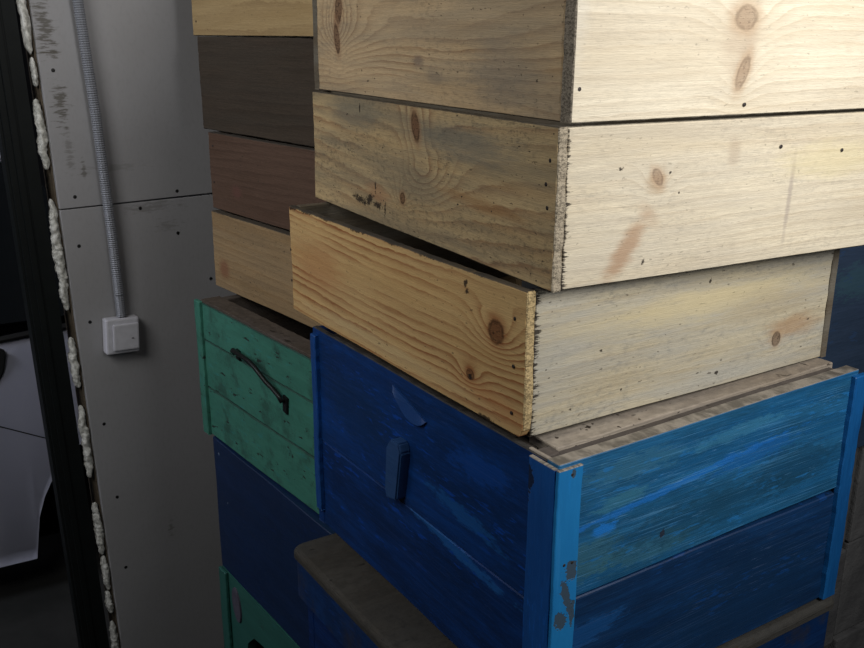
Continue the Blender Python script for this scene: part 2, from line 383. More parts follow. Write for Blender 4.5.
# main stack: heights relative to the eye
Z1, Z2, Z3, ZB = -.0907, -.2696, -.4485, -.8120
GM = 'pale pine boxes of the main stack'
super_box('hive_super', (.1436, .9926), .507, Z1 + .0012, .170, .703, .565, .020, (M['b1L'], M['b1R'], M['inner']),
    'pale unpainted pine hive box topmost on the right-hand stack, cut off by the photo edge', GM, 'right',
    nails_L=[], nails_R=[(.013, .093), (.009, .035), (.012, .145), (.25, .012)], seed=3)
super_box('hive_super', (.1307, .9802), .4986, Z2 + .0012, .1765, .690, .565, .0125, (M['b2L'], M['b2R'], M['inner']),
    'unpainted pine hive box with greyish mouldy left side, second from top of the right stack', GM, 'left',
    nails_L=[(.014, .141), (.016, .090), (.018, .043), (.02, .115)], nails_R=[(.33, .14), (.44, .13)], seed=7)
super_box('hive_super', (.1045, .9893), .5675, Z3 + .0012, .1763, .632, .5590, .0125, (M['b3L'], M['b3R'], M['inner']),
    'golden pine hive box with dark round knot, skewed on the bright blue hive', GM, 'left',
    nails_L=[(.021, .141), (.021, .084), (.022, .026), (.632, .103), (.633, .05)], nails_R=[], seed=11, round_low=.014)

# ------------------------------------------------------------------ bright blue hive
BY = .5733
bb = empty('beehive', (.1408, .9343, H + ZB), BY,
    'large bright blue painted beehive with chipped corner battens under the golden pine box', 'beehive')
HB = .3562; WB = .6258; LB = .5505
RISE = .0080 / .55         # the top edge of the old hive climbs a little toward its far end
rise = lambda u: u * RISE
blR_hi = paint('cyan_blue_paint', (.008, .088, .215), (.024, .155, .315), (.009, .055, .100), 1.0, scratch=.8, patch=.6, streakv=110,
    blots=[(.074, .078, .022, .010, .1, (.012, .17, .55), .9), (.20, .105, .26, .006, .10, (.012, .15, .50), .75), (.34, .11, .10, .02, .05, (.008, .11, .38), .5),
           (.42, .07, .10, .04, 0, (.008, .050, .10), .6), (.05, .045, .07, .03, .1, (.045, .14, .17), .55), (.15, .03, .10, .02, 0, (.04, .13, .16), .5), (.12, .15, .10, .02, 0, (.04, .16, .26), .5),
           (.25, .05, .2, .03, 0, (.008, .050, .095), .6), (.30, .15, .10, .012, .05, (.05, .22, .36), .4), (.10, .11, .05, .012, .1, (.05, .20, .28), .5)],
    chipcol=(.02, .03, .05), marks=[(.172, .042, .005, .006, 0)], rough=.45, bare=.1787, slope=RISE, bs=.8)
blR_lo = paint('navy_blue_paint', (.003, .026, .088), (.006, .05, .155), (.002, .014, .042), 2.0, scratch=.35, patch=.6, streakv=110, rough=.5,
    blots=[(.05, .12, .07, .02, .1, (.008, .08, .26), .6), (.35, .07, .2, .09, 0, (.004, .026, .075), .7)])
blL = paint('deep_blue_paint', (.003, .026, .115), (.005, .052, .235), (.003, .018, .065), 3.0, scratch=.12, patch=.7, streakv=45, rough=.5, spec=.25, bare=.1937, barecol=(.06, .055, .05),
    blots=[(.16, .05, .10, .014, .12, (.012, .10, .32), .5), (.13, .13, .08, .025, -.1, (.005, .06, .30), .5), (.45, .1, .12, .06, 0, (.004, .024, .08), .6)])
blL2 = paint('deep_blue_paint_low', (.003, .023, .10), (.005, .048, .22), (.003, .015, .055), 3.7, scratch=.12, patch=.7, streakv=45, rough=.5, spec=.25,
    blots=[(.18, .15, .14, .010, .10, (.015, .11, .34), .6)])
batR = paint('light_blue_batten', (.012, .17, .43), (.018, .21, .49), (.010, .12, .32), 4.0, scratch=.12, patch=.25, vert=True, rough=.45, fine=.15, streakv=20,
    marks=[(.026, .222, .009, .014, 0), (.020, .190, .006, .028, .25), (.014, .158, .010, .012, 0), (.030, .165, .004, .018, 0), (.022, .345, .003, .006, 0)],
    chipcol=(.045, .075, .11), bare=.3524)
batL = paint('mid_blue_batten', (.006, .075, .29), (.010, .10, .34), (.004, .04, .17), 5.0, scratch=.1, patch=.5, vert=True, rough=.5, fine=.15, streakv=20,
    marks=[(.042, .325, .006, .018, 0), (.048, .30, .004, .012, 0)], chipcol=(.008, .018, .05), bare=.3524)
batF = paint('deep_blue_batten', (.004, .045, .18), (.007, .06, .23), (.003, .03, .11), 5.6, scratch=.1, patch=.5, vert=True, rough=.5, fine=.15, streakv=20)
PT = .022
seamR, seamL = .176, .158
topR = HB - .006
def part(name, bm, mat, parent, loc=(0, 0, 0), rz=0, label=None): return link(name, bm, mat, parent, loc, rz, label)
def P_(name, bm, mat, parent, loc=(0, 0, 0), rz=0.0, label=None, smooth=False):
    return link(name, bm, mat, parent, loc, rz, label=label, smooth=smooth)
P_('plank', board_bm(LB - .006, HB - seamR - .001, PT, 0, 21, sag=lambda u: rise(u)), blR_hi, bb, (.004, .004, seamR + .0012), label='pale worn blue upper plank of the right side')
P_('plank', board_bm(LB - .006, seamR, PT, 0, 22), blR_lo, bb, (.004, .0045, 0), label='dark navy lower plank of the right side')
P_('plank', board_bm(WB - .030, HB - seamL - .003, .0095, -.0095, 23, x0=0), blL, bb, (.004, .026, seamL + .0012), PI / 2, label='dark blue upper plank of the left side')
P_('plank', board_bm(WB - .030, seamL, PT, -PT, 24), blL2, bb, (.0045, .026, 0), PI / 2, label='dark blue lower plank of the left side')
P_('plank', board_bm(WB - .105, HB, PT, 0, 25, step=.05), M['rim'], bb, (LB - .002, .098, 0), PI / 2)
P_('plank', board_bm(LB - .006, HB - .004, PT, -PT, 26, step=.05), blL2, bb, (.003, WB, 0), 0)
# battens
P_('corner_batten', board_bm(.036, HB - .003, .0055, 0, 31, rough=.0002, endrough=.0003, bev=.0008), batR, bb, (-.0028, -.0022, 0), label='light blue corner batten with a grey chipped patch')
P_('corner_batten', board_bm(.028, HB + .001, .010, 0, 32), paint('far_batten_blue', (.006, .085, .26), (.01, .11, .32), (.004, .05, .17), 6, vert=True, scratch=.05), bb, (LB - .018, -.0045, 0))
P_('corner_batten', board_bm(.046, HB - .003, .0062, -.0062, 33, rough=.0002, endrough=.0003, bev=.0008), batL, bb, (-.0026, .0034, 0), PI / 2, label='mid blue corner batten on the left side')
P_('corner_batten', board_bm(.018, HB - .040, .009, -.009, 34), batF, bb, (-.0035, WB - .022, .027), PI / 2)
dkl = plain('dark_lip', (.008, .014, .03), .8, 0, .2, .3, 60)
# top rim: right wall is thick with a groove, left wall has an outer lip and a dark rabbet
P_('rim_strip', board_bm(LB - .034, .012, .016, 0, 40, rough=.0006, sag=rise), M['rimdark'], bb, (.016, .0262, HB - .0160), label='dark groove in the rim')  # groove strip in the darker rim colour
P_('rim_strip', board_bm(LB - .036, .330, .052, 0, 36, rough=.0008, step=.02, sag=rise), M['rim'], bb, (.032, .0425, HB - .3305), label='bare grey inner rim strip on the right side')
P_('rim_strip', board_bm(.050, .005, .007, -.007, 37), M['rim'], bb, (.0052, .0120, HB - .0058), PI / 2, label='bare grey end of the outer lip on the left side')
P_('rim_strip', board_bm(WB - .105, .30, .024, -.024, 38, step=.03), M['rimdark'], bb, (.0140, .075, HB - .312), PI / 2, label='dark rabbet on the left side')
P_('rim_strip', board_bm(.020, .008, .022, 0, 39, rough=.002), M['rimdark'], bb, (.0098, .0340, HB - .0105), 0, label='dark block standing in for the shaded hole at the corner')  # dark filler in place of the shaded corner gap
for (u, v) in [(.017, .345), (.012, .232), (.024, .232), (.012, .03)]: nail(bb, u, v, .002, -.0022)
# cleat and half-round flap on the left side (their own x runs back along the side)
cl = prism_bm([(.334, .170), (.362, .163), (.3665, .178), (.3610, .246), (.348, .262), (.326, .262), (.321, .248)], -.006, .013, .0025)
P_('cleat', cl, paint('cleat_blue_grey', (.016, .055, .155), (.026, .07, .18), (.010, .04, .12), 8, scratch=.05, patch=.4, rough=.5), bb, (.0, 0, 0), PI / 2, label='small upright wooden cleat painted dusty blue')
bm = bmesh.new()
# half moon: thick below, feathered above
N = 16; top, bot = [], []
for i in range(N + 1):
    a = i / N; u = .364 - .088 * a
    zt = .336 - .026 * a
    d = math.sin(PI * a) ** .7 * .022
    top.append((u, zt)); bot.append((u, zt - d))
vt = [bm.verts.new((u, -.0010, z)) for u, z in top]; vb = [bm.verts.new((u, .0024 if 0 < i < N else -.001, z)) for i, (u, z) in enumerate(bot)]
vk = [bm.verts.new((u, -.006, z)) for u, z in top]; vq = [bm.verts.new((u, -.006, z - .0006)) for u, z in bot]
for i in range(N):
    bm.faces.new((vt[i], vt[i + 1], vb[i + 1], vb[i])); bm.faces.new((vb[i], vb[i + 1], vq[i + 1], vq[i]))
    bm.faces.new((vq[i], vq[i + 1], vk[i + 1], vk[i])); bm.faces.new((vk[i], vk[i + 1], vt[i + 1], vt[i]))
P_('half_moon_rest', bm, paint('moon_blue', (.006, .040, .16), (.010, .06, .20), (.004, .028, .11), 9, scratch=.05, patch=.3, rough=.5), bb, (0, 0, 0), PI / 2, label='raised half-moon shape painted over in blue')

# ------------------------------------------------------------------ lid of the hive underneath and the hive itself
lid = empty('hive_roof', (.1408, .9343, H + ZB), BY, 'weathered grey hive lid with blue sides jutting out beneath the bright blue hive', 'hive roof')
lidtop = wood('weathered_lid_board', (.060, .056, .048), (.028, .025, .022), 15.0, 7, .4, specks=.8, stain=.6, staincol=(.05, .05, .048), fibre=.5,
    streaks=[(.03, .0, .02, .2, 0, (.09, .085, .075), .5)])
def rounded_slab(x0, x1, y0, y1, z0, z1, r, br):
    pts = []
    for cx, cy, a0 in ((x1 - r, y1 - r, 0), (x0 + r, y1 - r, 90), (x0 + r, y0 + r, 180), (x1 - r, y0 + r, 270)):
        for k in range(6):
            a = math.radians(a0 + 18 * k); pts.append((cx + r * math.cos(a), cy + r * math.sin(a)))
    cx, cy = (x0 + x1) / 2, (y0 + y1) / 2
    bm = bmesh.new(); rings = []
    prof = [(0, z0), (0, z1 - br), (br * .15, z1 - br * .6), (br * .4, z1 - br * .25), (br, z1)]
    for ins, z in prof:
        rings.append([bm.verts.new((x - math.copysign(min(ins, abs(x - cx)), x - cx), y - math.copysign(min(ins, abs(y - cy)), y - cy), z)) for x, y in pts])
    for a, b in zip(rings, rings[1:]):
        for i in range(len(pts)): bm.faces.new((a[i], a[(i + 1) % len(pts)], b[(i + 1) % len(pts)], b[i]))
    bm.faces.new(rings[-1]); bm.faces.new(rings[0][::-1])
    return bm
P_('roof_board', rounded_slab(-.073, LB + .02, -.006, WB - .045, -.022, -.005, .018, .008), lidtop, lid)
P_('roof_side', rounded_slab(-.069, LB + .016, -.002, WB - .049, -.095, -.0225, .016, .002),
   paint('lid_side_blue', (.004, .024, .095), (.008, .04, .14), (.003, .014, .05), 10, scratch=.1, patch=.5, grime=.5, grimecol=(.03, .03, .03)), lid, label='scuffed dark blue lid side')
lh = empty('beehive', (.1408, .9343, H + ZB - .495), BY, 'dark blue beehive at the bottom of the right-hand stack under the grey lid', 'beehive')
navy = paint('lower_hive_blue', (.003, .018, .085), (.004, .032, .15), (.002, .010, .045), 11, scratch=.1, patch=.5)
P_('plank', board_bm(WB - .1, .398, PT, -PT, 41, step=.04), navy, lh, (-.052, .02, 0), PI / 2)
P_('plank', board_bm(LB + .05, .398, PT, 0, 42, step=.04), navy, lh, (-.052, -.003, 0), 0)
P_('plank', board_bm(WB - .1, .398, PT, 0, 43, step=.05), navy, lh, (LB - .002, .02, 0), PI / 2)
P_('plank', board_bm(LB + .05, .398, PT, 0, 44, step=.05), navy, lh, (-.052, WB - .08, 0), 0)
st = empty('hive_stand', (.1408, .9343, 0), BY, 'low timber stand under the right-hand stack of hives', 'stand')
P_('stand_rail', board_bm(.60, H + ZB - .4965, .06, 0, 45, step=.06), M['rimdark'], st, (-.04, .02, 0))
P_('stand_rail', board_bm(.60, H + ZB - .4965, .06, 0, 46, step=.06), M['rimdark'], st, (-.04, .45, 0))

# ------------------------------------------------------------------ left stack (positions are of the far-left corner; -y of the box runs toward the camera)
LZ = [-.0068, -.2085, -.3801, -.5553, -.8753, -1.2093, -1.53]
GL = 'boxes of the left-hand stack'
def left_super(name, P0, yaw, zb, h, W, L, mat, label, seed, t=.02, nails=()):
    e = empty(name, (P0[0], P0[1], H + zb), yaw, label, 'bee hive box', GL)
    b = link('side_board', board_bm(W, h, t, -t, seed, rough=.0012, step=.012, x0=-W), mat, e, (0, 0, 0), PI / 2, label='left side board')
    link('side_board', board_bm(L - 2 * t - .001, h, t, 0, seed + 1, step=.04), mat, e, (t + .0005, -W, 0))
    link('side_board', board_bm(W, h, t, 0, seed + 2, step=.04, x0=-W), mat, e, (L, 0, 0), PI / 2)
    link('side_board', board_bm(L - 2 * t - .001, h, t, -t, seed + 3, step=.04), mat, e, (t + .0005, 0, 0))
    for (u, v) in nails: nail(b, u, v, flip=True)
    return e
left_super('hive_super', (-.5380, 2.1930), .655, LZ[0], .19, .60, .48, M['l1'], 'tan pine hive box on top of the left-hand stack, cut off by the photo edge', 51, nails=[(-.02, .03)])
left_super('hive_super', (-.5200, 2.1550), .690, LZ[1] + .001, .199, .60, .47, M['l2'], 'dark umber stained hive box, second from the top of the left-hand stack', 55)
left_super('hive_super', (-.4983, 2.102), .690, LZ[2] + .001, .1690, .54, .47, M['l3'], 'reddish brown hive box between the dark umber box and the yellowed pine box', 59, nails=[(-.02, .14), (-.015, .06)])
left_super('hive_super', (-.4964, 2.0771), .680, LZ[3] + .001, .1728, .52, .47, M['l4'], 'yellowed pine hive box resting on the green hive', 63)

gy = .6565
GREEN, GLT, GDK = (.042, .165, .120), (.052, .195, .145), (.030, .115, .085)
gp = lambda s, **k: paint('green_paint_%d' % s, GREEN, GLT, GDK, s, chips=.40, chipcol=(.02, .028, .024), scratch=.06, patch=.45, rough=.55, fine=.3, spec=.25, grime=.6, grimecol=(.022, .05, .04), **k)
gh = empty('beehive', (-.5197, 1.9787, H + LZ[4]), gy, 'chipped mint green beehive with a black iron handle, in the left-hand stack', 'beehive')
GW, GLn = .60, .50
h1, h2 = .116, .228
for i, (a, b, nm) in enumerate(((0, h1, 'lowest'), (h1, h2, 'middle'), (h2, .312, 'top'))):
    P_('plank', board_bm(GW - .006, b - a - .0015, .022, -.022, 71 + i, x0=-(GW - .003), rough=.001), gp(20 + i, h=b - a - .0015), gh, (.003, 0, a + .0015), PI / 2, label='mint green %s plank' % nm)
P_('plank', board_bm(GLn, .310, .022, -.022, 75, step=.05), M['rimdark'], gh, (0, -.0005, 0))  # far planks coloured dark, standing in for shade inside the gap
P_('plank', board_bm(GLn, .310, .022, 0, 76, step=.05), M['rimdark'], gh, (0, -GW - .001, 0))
P_('plank', board_bm(GW - .05, .310, .022, 0, 77, step=.05, x0=-(GW - .02)), M['rimdark'], gh, (GLn, 0, 0), PI / 2)
P_('corner_batten', board_bm(.028, .315, .010, -.010, 78, x0=-.028, rough=.001), gp(27, vert=True), gh, (-.004, .002, 0), PI / 2, label='mint green corner batten')
P_('rim_strip', board_bm(GW - .03, .006, .046, -.046, 79, x0=-(GW - .012), rough=.002), M['rimdark'], gh, (.004, -.001, .3125), PI / 2, label='bare dark brown rim')
# iron handle
IRON = plain('black_iron', (.016, .018, .017), .45, .6, .5, .3, 120)
pts = []
A_, B_ = Vector((-.196, 0, .243)), Vector((-.392, 0, .212))
for (a, out, lift) in [(0, -.004, 0), (0, .008, .003), (.02, .014, .010), (.08, .018, .018), (.2, .020, .022), (.35, .021, .026), (.48, .021, .028), (.58, .020, .025), (.66, .018, .018), (.74, .014, .008),
                       (.84, .010, .002), (.93, .008, -.004), (1, .009, -.010), (1, -.004, -.012)]:
    p = A_.lerp(B_, a)
    pts.append((p.x, out, p.z + lift))
hd = P_('handle', tube_bm(pts, .0048, 10), IRON, gh, (-.0, 0, 0), PI / 2, label='black bent iron handle', smooth=True)
P_('handle_plate', prism_bm([(-.188, .252), (-.189, .230), (-.203, .229), (-.205, .250)], -.004, .002, .001), IRON, gh, (0, 0, 0), PI / 2)
P_('handle_plate', prism_bm([(-.384, .212), (-.382, .178), (-.398, .174), (-.402, .208)], -.004, .002, .001), IRON, gh, (0, 0, 0), PI / 2)

dh = empty('beehive', (-.497, 1.9532, H + LZ[5]), .6289, 'plain dark blue beehive below the green one in the left-hand stack', 'beehive')
dn = paint('dark_blue_paint', (.003, .015, .052), (.004, .019, .07), (.002, .010, .036), 12, scratch=.04, patch=.4, rough=.5, marks=[(-.03, .30, .004, .004, 0), (-.06, .19, .002, .003, 0)], chipcol=(.10, .14, .2))  # plain dark blue, the hive's own paint
hz = LZ[4] - LZ[5] - .0015
P_('plank', board_bm(.595, hz, .022, -.022, 81, x0=-.595, step=.02), dn, dh, (0, 0, 0), PI / 2)
P_('plank', board_bm(.43, hz, .022, -.022, 82, step=.05), dn, dh, (.023, 0, 0))
P_('plank', board_bm(.43, hz, .022, 0, 83, step=.05), dn, dh, (.023, -.595, 0))
P_('plank', board_bm(.595, hz, .022, 0, 84, x0=-.595, step=.05), dn, dh, (.476, 0, 0), PI / 2)

eh = empty('beehive', (-.497, 1.9532, H + LZ[6] - .008), .6289, 'dark green beehive with an oval plate at the bottom of the left-hand stack', 'beehive')
g2 = paint('dull_green_paint', (.020, .092, .075), (.024, .11, .09), (.014, .065, .055), 30, chips=.2, chipcol=(.02, .03, .03), scratch=.05, patch=.4, rough=.5)
eh_h = LZ[5] - LZ[6] + .006
# front wall with an arched entrance opening: built as a profile with a notch
poly = [(-.60, 0), (-.0, 0), (-.0, eh_h), (-.60, eh_h)]
prof = [(-.60, 0), (-.60, eh_h), (0, eh_h), (0, 0), (-.11, 0), (-.11, .13), (-.125, .185), (-.16, .218), (-.21, .225), (-.25, .20), (-.265, .14), (-.265, 0)]
P_('plank', prism_bm(prof, -.022, .0), g2, eh, (0, 0, 0), PI / 2, label='green front with an arched opening')
P_('plank', board_bm(.45, eh_h, .022, -.022, 92, step=.05), g2, eh, (.023, 0, 0))
P_('plank', board_bm(.45, eh_h, .022, 0, 93, step=.05), g2, eh, (.023, -.6, 0))
P_('plank', board_bm(.595, eh_h, .022, 0, 94, x0=-.595, step=.05), g2, eh, (.496, 0, 0), PI / 2)
P_('corner_batten', board_bm(.036, eh_h, .008, -.008, 95, x0=-.036), g2, eh, (-.0085, .001, 0), PI / 2)
ov = [(-.078 + .022 * math.cos(a) * (1 if True else 1), .262 + .042 * math.sin(a) - .5 * .022 * math.cos(a) * -1) for a in [2 * PI * k / 20 for k in range(20)]]
P_('oval_plate', prism_bm(ov, -.002, .004, .001), plain('oval_mauve', (.075, .07, .095), .5, .0, .4, .3, 60), eh, (0, 0, 0), PI / 2, label='greyish mauve oval plate')
s2 = empty('hive_stand', (-.497, 1.9532, 0), .6289, 'low timber stand under the left-hand stack of hives', 'stand')
P_('stand_rail', board_bm(.45, H + LZ[6] - .010, .06, 0, 96, step=.06), M['rimdark'], s2, (.02, -.15, 0))
P_('stand_rail', board_bm(.45, H + LZ[6] - .010, .06, 0, 97, step=.06), M['rimdark'], s2, (.02, -.55, 0))

# ------------------------------------------------------------------ wall of grey board
WA = .66
cw, sw_ = math.cos(.6), math.sin(.6)
A0 = Vector((2.22 * -sw_ + .7 * cw, 2.22 * cw + .7 * sw_, 0))
wd = Vector((math.cos(WA), math.sin(WA), 0)); wn = Vector((-math.sin(WA), math.cos(WA), 0))
BACK = .035      # set the wall this much further back than the first estimate
K = 1.0 + BACK / 2.15
def wl(t, z, d=0.0):
    """local wall coordinates: x along the wall, y into the wall, z up; scaled so that pixels keep their place"""
    return (t, d, z)
WALLLOC = (A0.x, A0.y, 0)
nw = NT('grey_board')
nb = nw.noise(nw.vec(2, 2, 2), 4, .6); nf = nw.noise(nw.vec(120, 120, 60), 3, .6)
c = nw.mix(nw.ramp(nb, .35, .7, 0, .5), (.285, .285, .295), (.235, .232, .232))
c = nw.mix(nw.ramp(nf, .45, .75, 0, .12), c, (.13, .13, .135))
sm = nw.noise(nw.vec(30, 30, 150, 3, 0, 0), 4, .7)
for (u, v, ru, rv, am) in [(-.200, H + .015, .026, .07, .8), (-.190, H - .04, .020, .02, .9), (-.185, H - .15, .022, .06, .8), (-.178, H - .26, .014, .07, .4), (-.150, H - .30, .006, .03, .6), (.0, H - .40, .09, .02, .35), (-.02, H - 1.26, .012, .03, .5), (.04, H - .45, .04, .02, .3), (-.08, H - .30, .10, .012, .25)]:
    d = nw.add(nw.ell(u, v, ru, rv), nw.mul(nw.sub(sm, .5), 4.5))
    c = nw.mix(nw.ramp(d, .1, .8, am, 0), c, (.085, .078, .065))
M['wall'] = nw.done(c, .8, nf, .15, .0006, .2)
lean = lambda z: -.224 + (.064 - z) * .0258        # left edge of the boards, slightly out of plumb
def board_panel(name, z0, z1, slope, tr, mat, thick=.0125):
    bm = bmesh.new()
    q = [(lean(z0), z0), (tr, z0 + slope * (tr + .2)), (tr, z1 + slope * (tr + .2)), (lean(z1), z1)]
    a = [bm.verts.new((t, 0, z + H)) for t, z in q]; b = [bm.verts.new((t, thick, z + H)) for t, z in q]
    bm.faces.new(a); bm.faces.new(b[::-1])
    for i in range(4): bm.faces.new((a[i], b[i], b[(i + 1) % 4], a[(i + 1) % 4]))
    bmesh.ops.bevel(bm, geom=list(bm.edges), offset=.0012, segments=1, affect='EDGES')
    return link(name, bm, mat, None, WALLLOC, WA, kind='structure')
board_panel('wall_back', -.384, 1.10, .004, 3.2, M['wall'])
lowp = board_panel('wall_back', -1.70, -.3868, .0, 3.2, M['wall'])
SCR = plain('screw_black', (.012, .012, .012), .5, .4, .4, .2, 200)
for (t, z) in [(-.193, -.08), (-.176, -.359), (-.027, -.401), (.068, -.369), (.062, -.472), (-.179, -.473), (-.173, -.658), (-.166, -.922), (-.153, -1.126), (-.150, -1.33), (.14, -.60), (.13, -.9)]:
    link('screw', disc_bm(.0042, .0012), SCR, lowp, (t, 0, z + H))
# brown stud behind the edge
STUD = wood('stud_brown', (.13, .105, .075), (.07, .05, .035), 16, 6, .4, specks=.8, fibre=.4)
bm = bmesh.new()
q0, q1 = lean(-1.7), lean(1.1)
for z, t in ((-1.7, q0), (1.1, q1)):
    pass
vs = []
for (z, t) in ((-1.699, q0), (1.1, q1)):
    vs.append([bm.verts.new(v) for v in ((t - .003, .0135, z + H), (t + .05, .0135, z + H), (t + .05, .075, z + H), (t - .003, .075, z + H))])
bm.faces.new(vs[0][::-1]); bm.faces.new(vs[1])
for i in range(4): bm.faces.new((vs[0][i], vs[0][(i + 1) % 4], vs[1][(i + 1) % 4], vs[1][i]))
link('trim_1', bm, STUD, None, WALLLOC, WA, kind='structure')
# foam beads in the joint
fo = NT('expanded_foam')
fn = fo.noise(fo.vec(90, 90, 90), 4, .65)
FOAM = fo.done(fo.mix(fo.ramp(fn, .35, .65), (.30, .30, .27), (.60, .60, .56)), .8, fn, .8, .003, .3)
FOAMD = fo.m.copy(); FOAMD.name = 'expanded_foam_dusty'
def foam(z0, z1, w, dt, k, label, mat=FOAM):
    bm = bmesh.new(); n = max(16, int((z1 - z0) / .003)); seg = 18; rings = []
    w *= 1.05
    for i in range(n + 1):
        a = i / n; z = z1 + (z0 - z1) * a
        prof = (math.sin(PI * a)) ** .28 if 0 < i < n else .10
        sx = .0035 * noise.noise(Vector((k * 5.0, 2, z * 30)))
        ring = []
        for s in range(seg):
            an = 2 * PI * s / seg
            rr = prof * (1 + .42 * noise.noise(Vector((math.cos(an) * 1.2, math.sin(an) * 1.2, z * 60 + k * 7))) + .30 * noise.noise(Vector((math.cos(an) * 2.5, math.sin(an) * 2.5, z * 170 + k * 3))) + .12 * noise.noise(Vector((math.cos(an) * 6, math.sin(an) * 6, z * 420))))
            ring.append(bm.verts.new((sx + w * .5 * rr * math.cos(an), .013 * rr * math.sin(an), z - z0)))
        rings.append(ring)
    for a, b in zip(rings, rings[1:]):
        for s in range(seg): bm.faces.new((a[s], a[(s + 1) % seg], b[(s + 1) % seg], b[s]))
    bm.faces.new(rings[0]); bm.faces.new(rings[-1][::-1])
    t = lean((z0 + z1) / 2) - .0130 + dt
    wp = Vector(WALLLOC) + wd * t + wn * .014
    # follow the lean of the joint
    for v in bm.verts: v.co.x += -(v.co.z - (z1 - z0) / 2) * .0258
    link('foam_bead', bm, mat, None, (wp.x, wp.y, z0 + H), WA, label=label, cat='foam', group='beads of mounting foam beside the door frame', smooth=True)
FZ = [(.11, -.047, .017, 0, 'white mounting foam bead at the very top of the gap beside the black door frame'),
      (-.115, -.052, .010, .003, 'small dim foam bead just below the topmost one beside the door frame'),
      (-.295, -.140, .018, 0, 'lumpy white foam bead left of the bend of the conduit, above the wall board seam'),
      (-.625, -.360, .020, 0, 'long white foam bead starting level with the wall board seam'),
      (-.820, -.690, .018, 0, 'white foam bead level with the bottom of the white wall box'),
      (-1.060, -.865, .019, 0, 'white foam bead in the gap, first one below the level of the wall box'),
      (-1.280, -1.130, .018, 0, 'white foam bead, fourth from the bottom of the gap beside the door frame'),
      (-1.385, -1.285, .016, .002, 'short foam bead, third from the bottom of the gap beside the door frame'),
      (-1.640, -1.480, .018, 0, 'white foam bead lowest in the gap beside the door frame')]
for k, (a, b, w, dt, lab) in enumerate(FZ): foam(a, b, w, dt, k + 1, lab)
foam(-1.455, -1.388, .015, 0, 20, 'small rounded foam bead just above the lowest one beside the door frame')
# black door frame: profiled post and head
DK = plain('black_frame', (.006, .0075, .0075), .6, 0, .12, .2, 30)
bm = bmesh.new()
pro = [(-.0275, .016), (-.0275, .075), (-.084, .075), (-.084, .062), (-.093, .062), (-.093, .030), (-.087, .030), (-.087, .022), (-.074, .022), (-.074, .014), (-.062, .014), (-.062, .018), (-.056, .018), (-.056, .016)]
vv = []
for z in (-1.699, 1.10):
    vv.append([bm.verts.new((lean(z) + x, y, z + H)) for x, y in pro])
bm.faces.new(vv[0][::-1]); bm.faces.new(vv[1])
for i in range(len(pro)): bm.faces.new((vv[0][i], vv[0][(i + 1) % len(pro)], vv[1][(i + 1) % len(pro)], vv[1][i]))
link('door_1', bm, DK, None, WALLLOC, WA, kind='structure')

# conduit
cpt = [(-.138, .30), (-.134, .18), (-.130, .064), (-.124, -.05), (-.117, -.168), (-.111, -.32), (-.106, -.465), (-.1035, -.58), (-.102, -.655)]
def interp(z):
    for (t0, z0), (t1, z1) in zip(cpt, cpt[1:]):
        if z1 <= z <= z0: return t0 + (t1 - t0) * (z0 - z) / (z0 - z1)
    return cpt[-1][0]
path = []; nR = 2 * 190
for i in range(nR + 1):
    z = .30 - .953 * i / nR
    off = -.0150 - .004 * math.sin((z + .7) * 3.0)
    off = off if z > -.60 else -.0150
    path.append((interp(z) , off, z + H))
CON = plain('conduit_grey', (.20, .21, .235), .4, .15, .5, .15, 90)
# the object origin sits at its lower end
cond = link('cable_conduit', tube_bm([(p[0] - path[-1][0], p[1] - path[-1][1], p[2] - path[-1][2]) for p in path],
     lambda i: .0122 if i % 2 else .0106, 12), CON, None,
     tuple(Vector(WALLLOC) + wd * path[-1][0] + wn * path[-1][1] + Vector((0, 0, path[-1][2]))), WA,
     label='grey corrugated cable conduit running down the grey wall board into the white box', cat='conduit', smooth=False)
# white junction box / switch
wbp = Vector(WALLLOC) + wd * -.108 + wn * -.001
sb = empty('wall_socket', (wbp.x, wbp.y, H - .744), WA, 'white square wall socket box on the grey board below the conduit', 'socket')
SW = plain('socket_white', (.50, .50, .54), .35, 0, .5, .12, 60); SWG = plain('socket_dark', (.03, .03, .03), .5)
def tilt(bm, a=.06):
    bmesh.ops.rotate(bm, verts=bm.verts, cent=(0, 0, .045), matrix=Matrix.Rotation(a, 3, 'Y')); return bm
P_('box_body', tilt(box_bm(-.040, .040, -.030, 0, .003, .090, .005)), SW, sb)
P_('cover', tilt(box_bm(-.026, .037, -.037, -.0302, .012, .078, .004)), SW, sb, label='raised square cover')
P_('indicator', tilt(box_bm(.018, .023, -.0385, -.0372, .040, .042, 0)), SWG, sb)
P_('cable_entry', tilt(box_bm(-.004, .010, -.024, -.008, .0905, .096, .001)), SWG, sb, label='dark cable entry')

# ------------------------------------------------------------------ floor, ceiling, back space
fl = NT('dark_concrete')
f1 = fl.noise(fl.vec(3, 3, 3), 5, .65)
M['floor'] = fl.done(fl.mix(fl.ramp(f1, .3, .7), (.016, .017, .016), (.030, .030, .029)), .8, f1, .3, .003, .2)
bm = bmesh.new(); box_bm(-4, 5, -2.6, 6.5, -.12, 0, 0, bm); link('floor', bm, M['floor'], None, kind='structure')
dkw = plain('dark_plaster', (.045, .045, .05), .85, 0, .15, .25, 6)
bm = box_bm(-5.0, 4.5, 5.9, 6.05, 0, 3.2, 0); link('wall_far', bm, dkw, None, kind='structure')

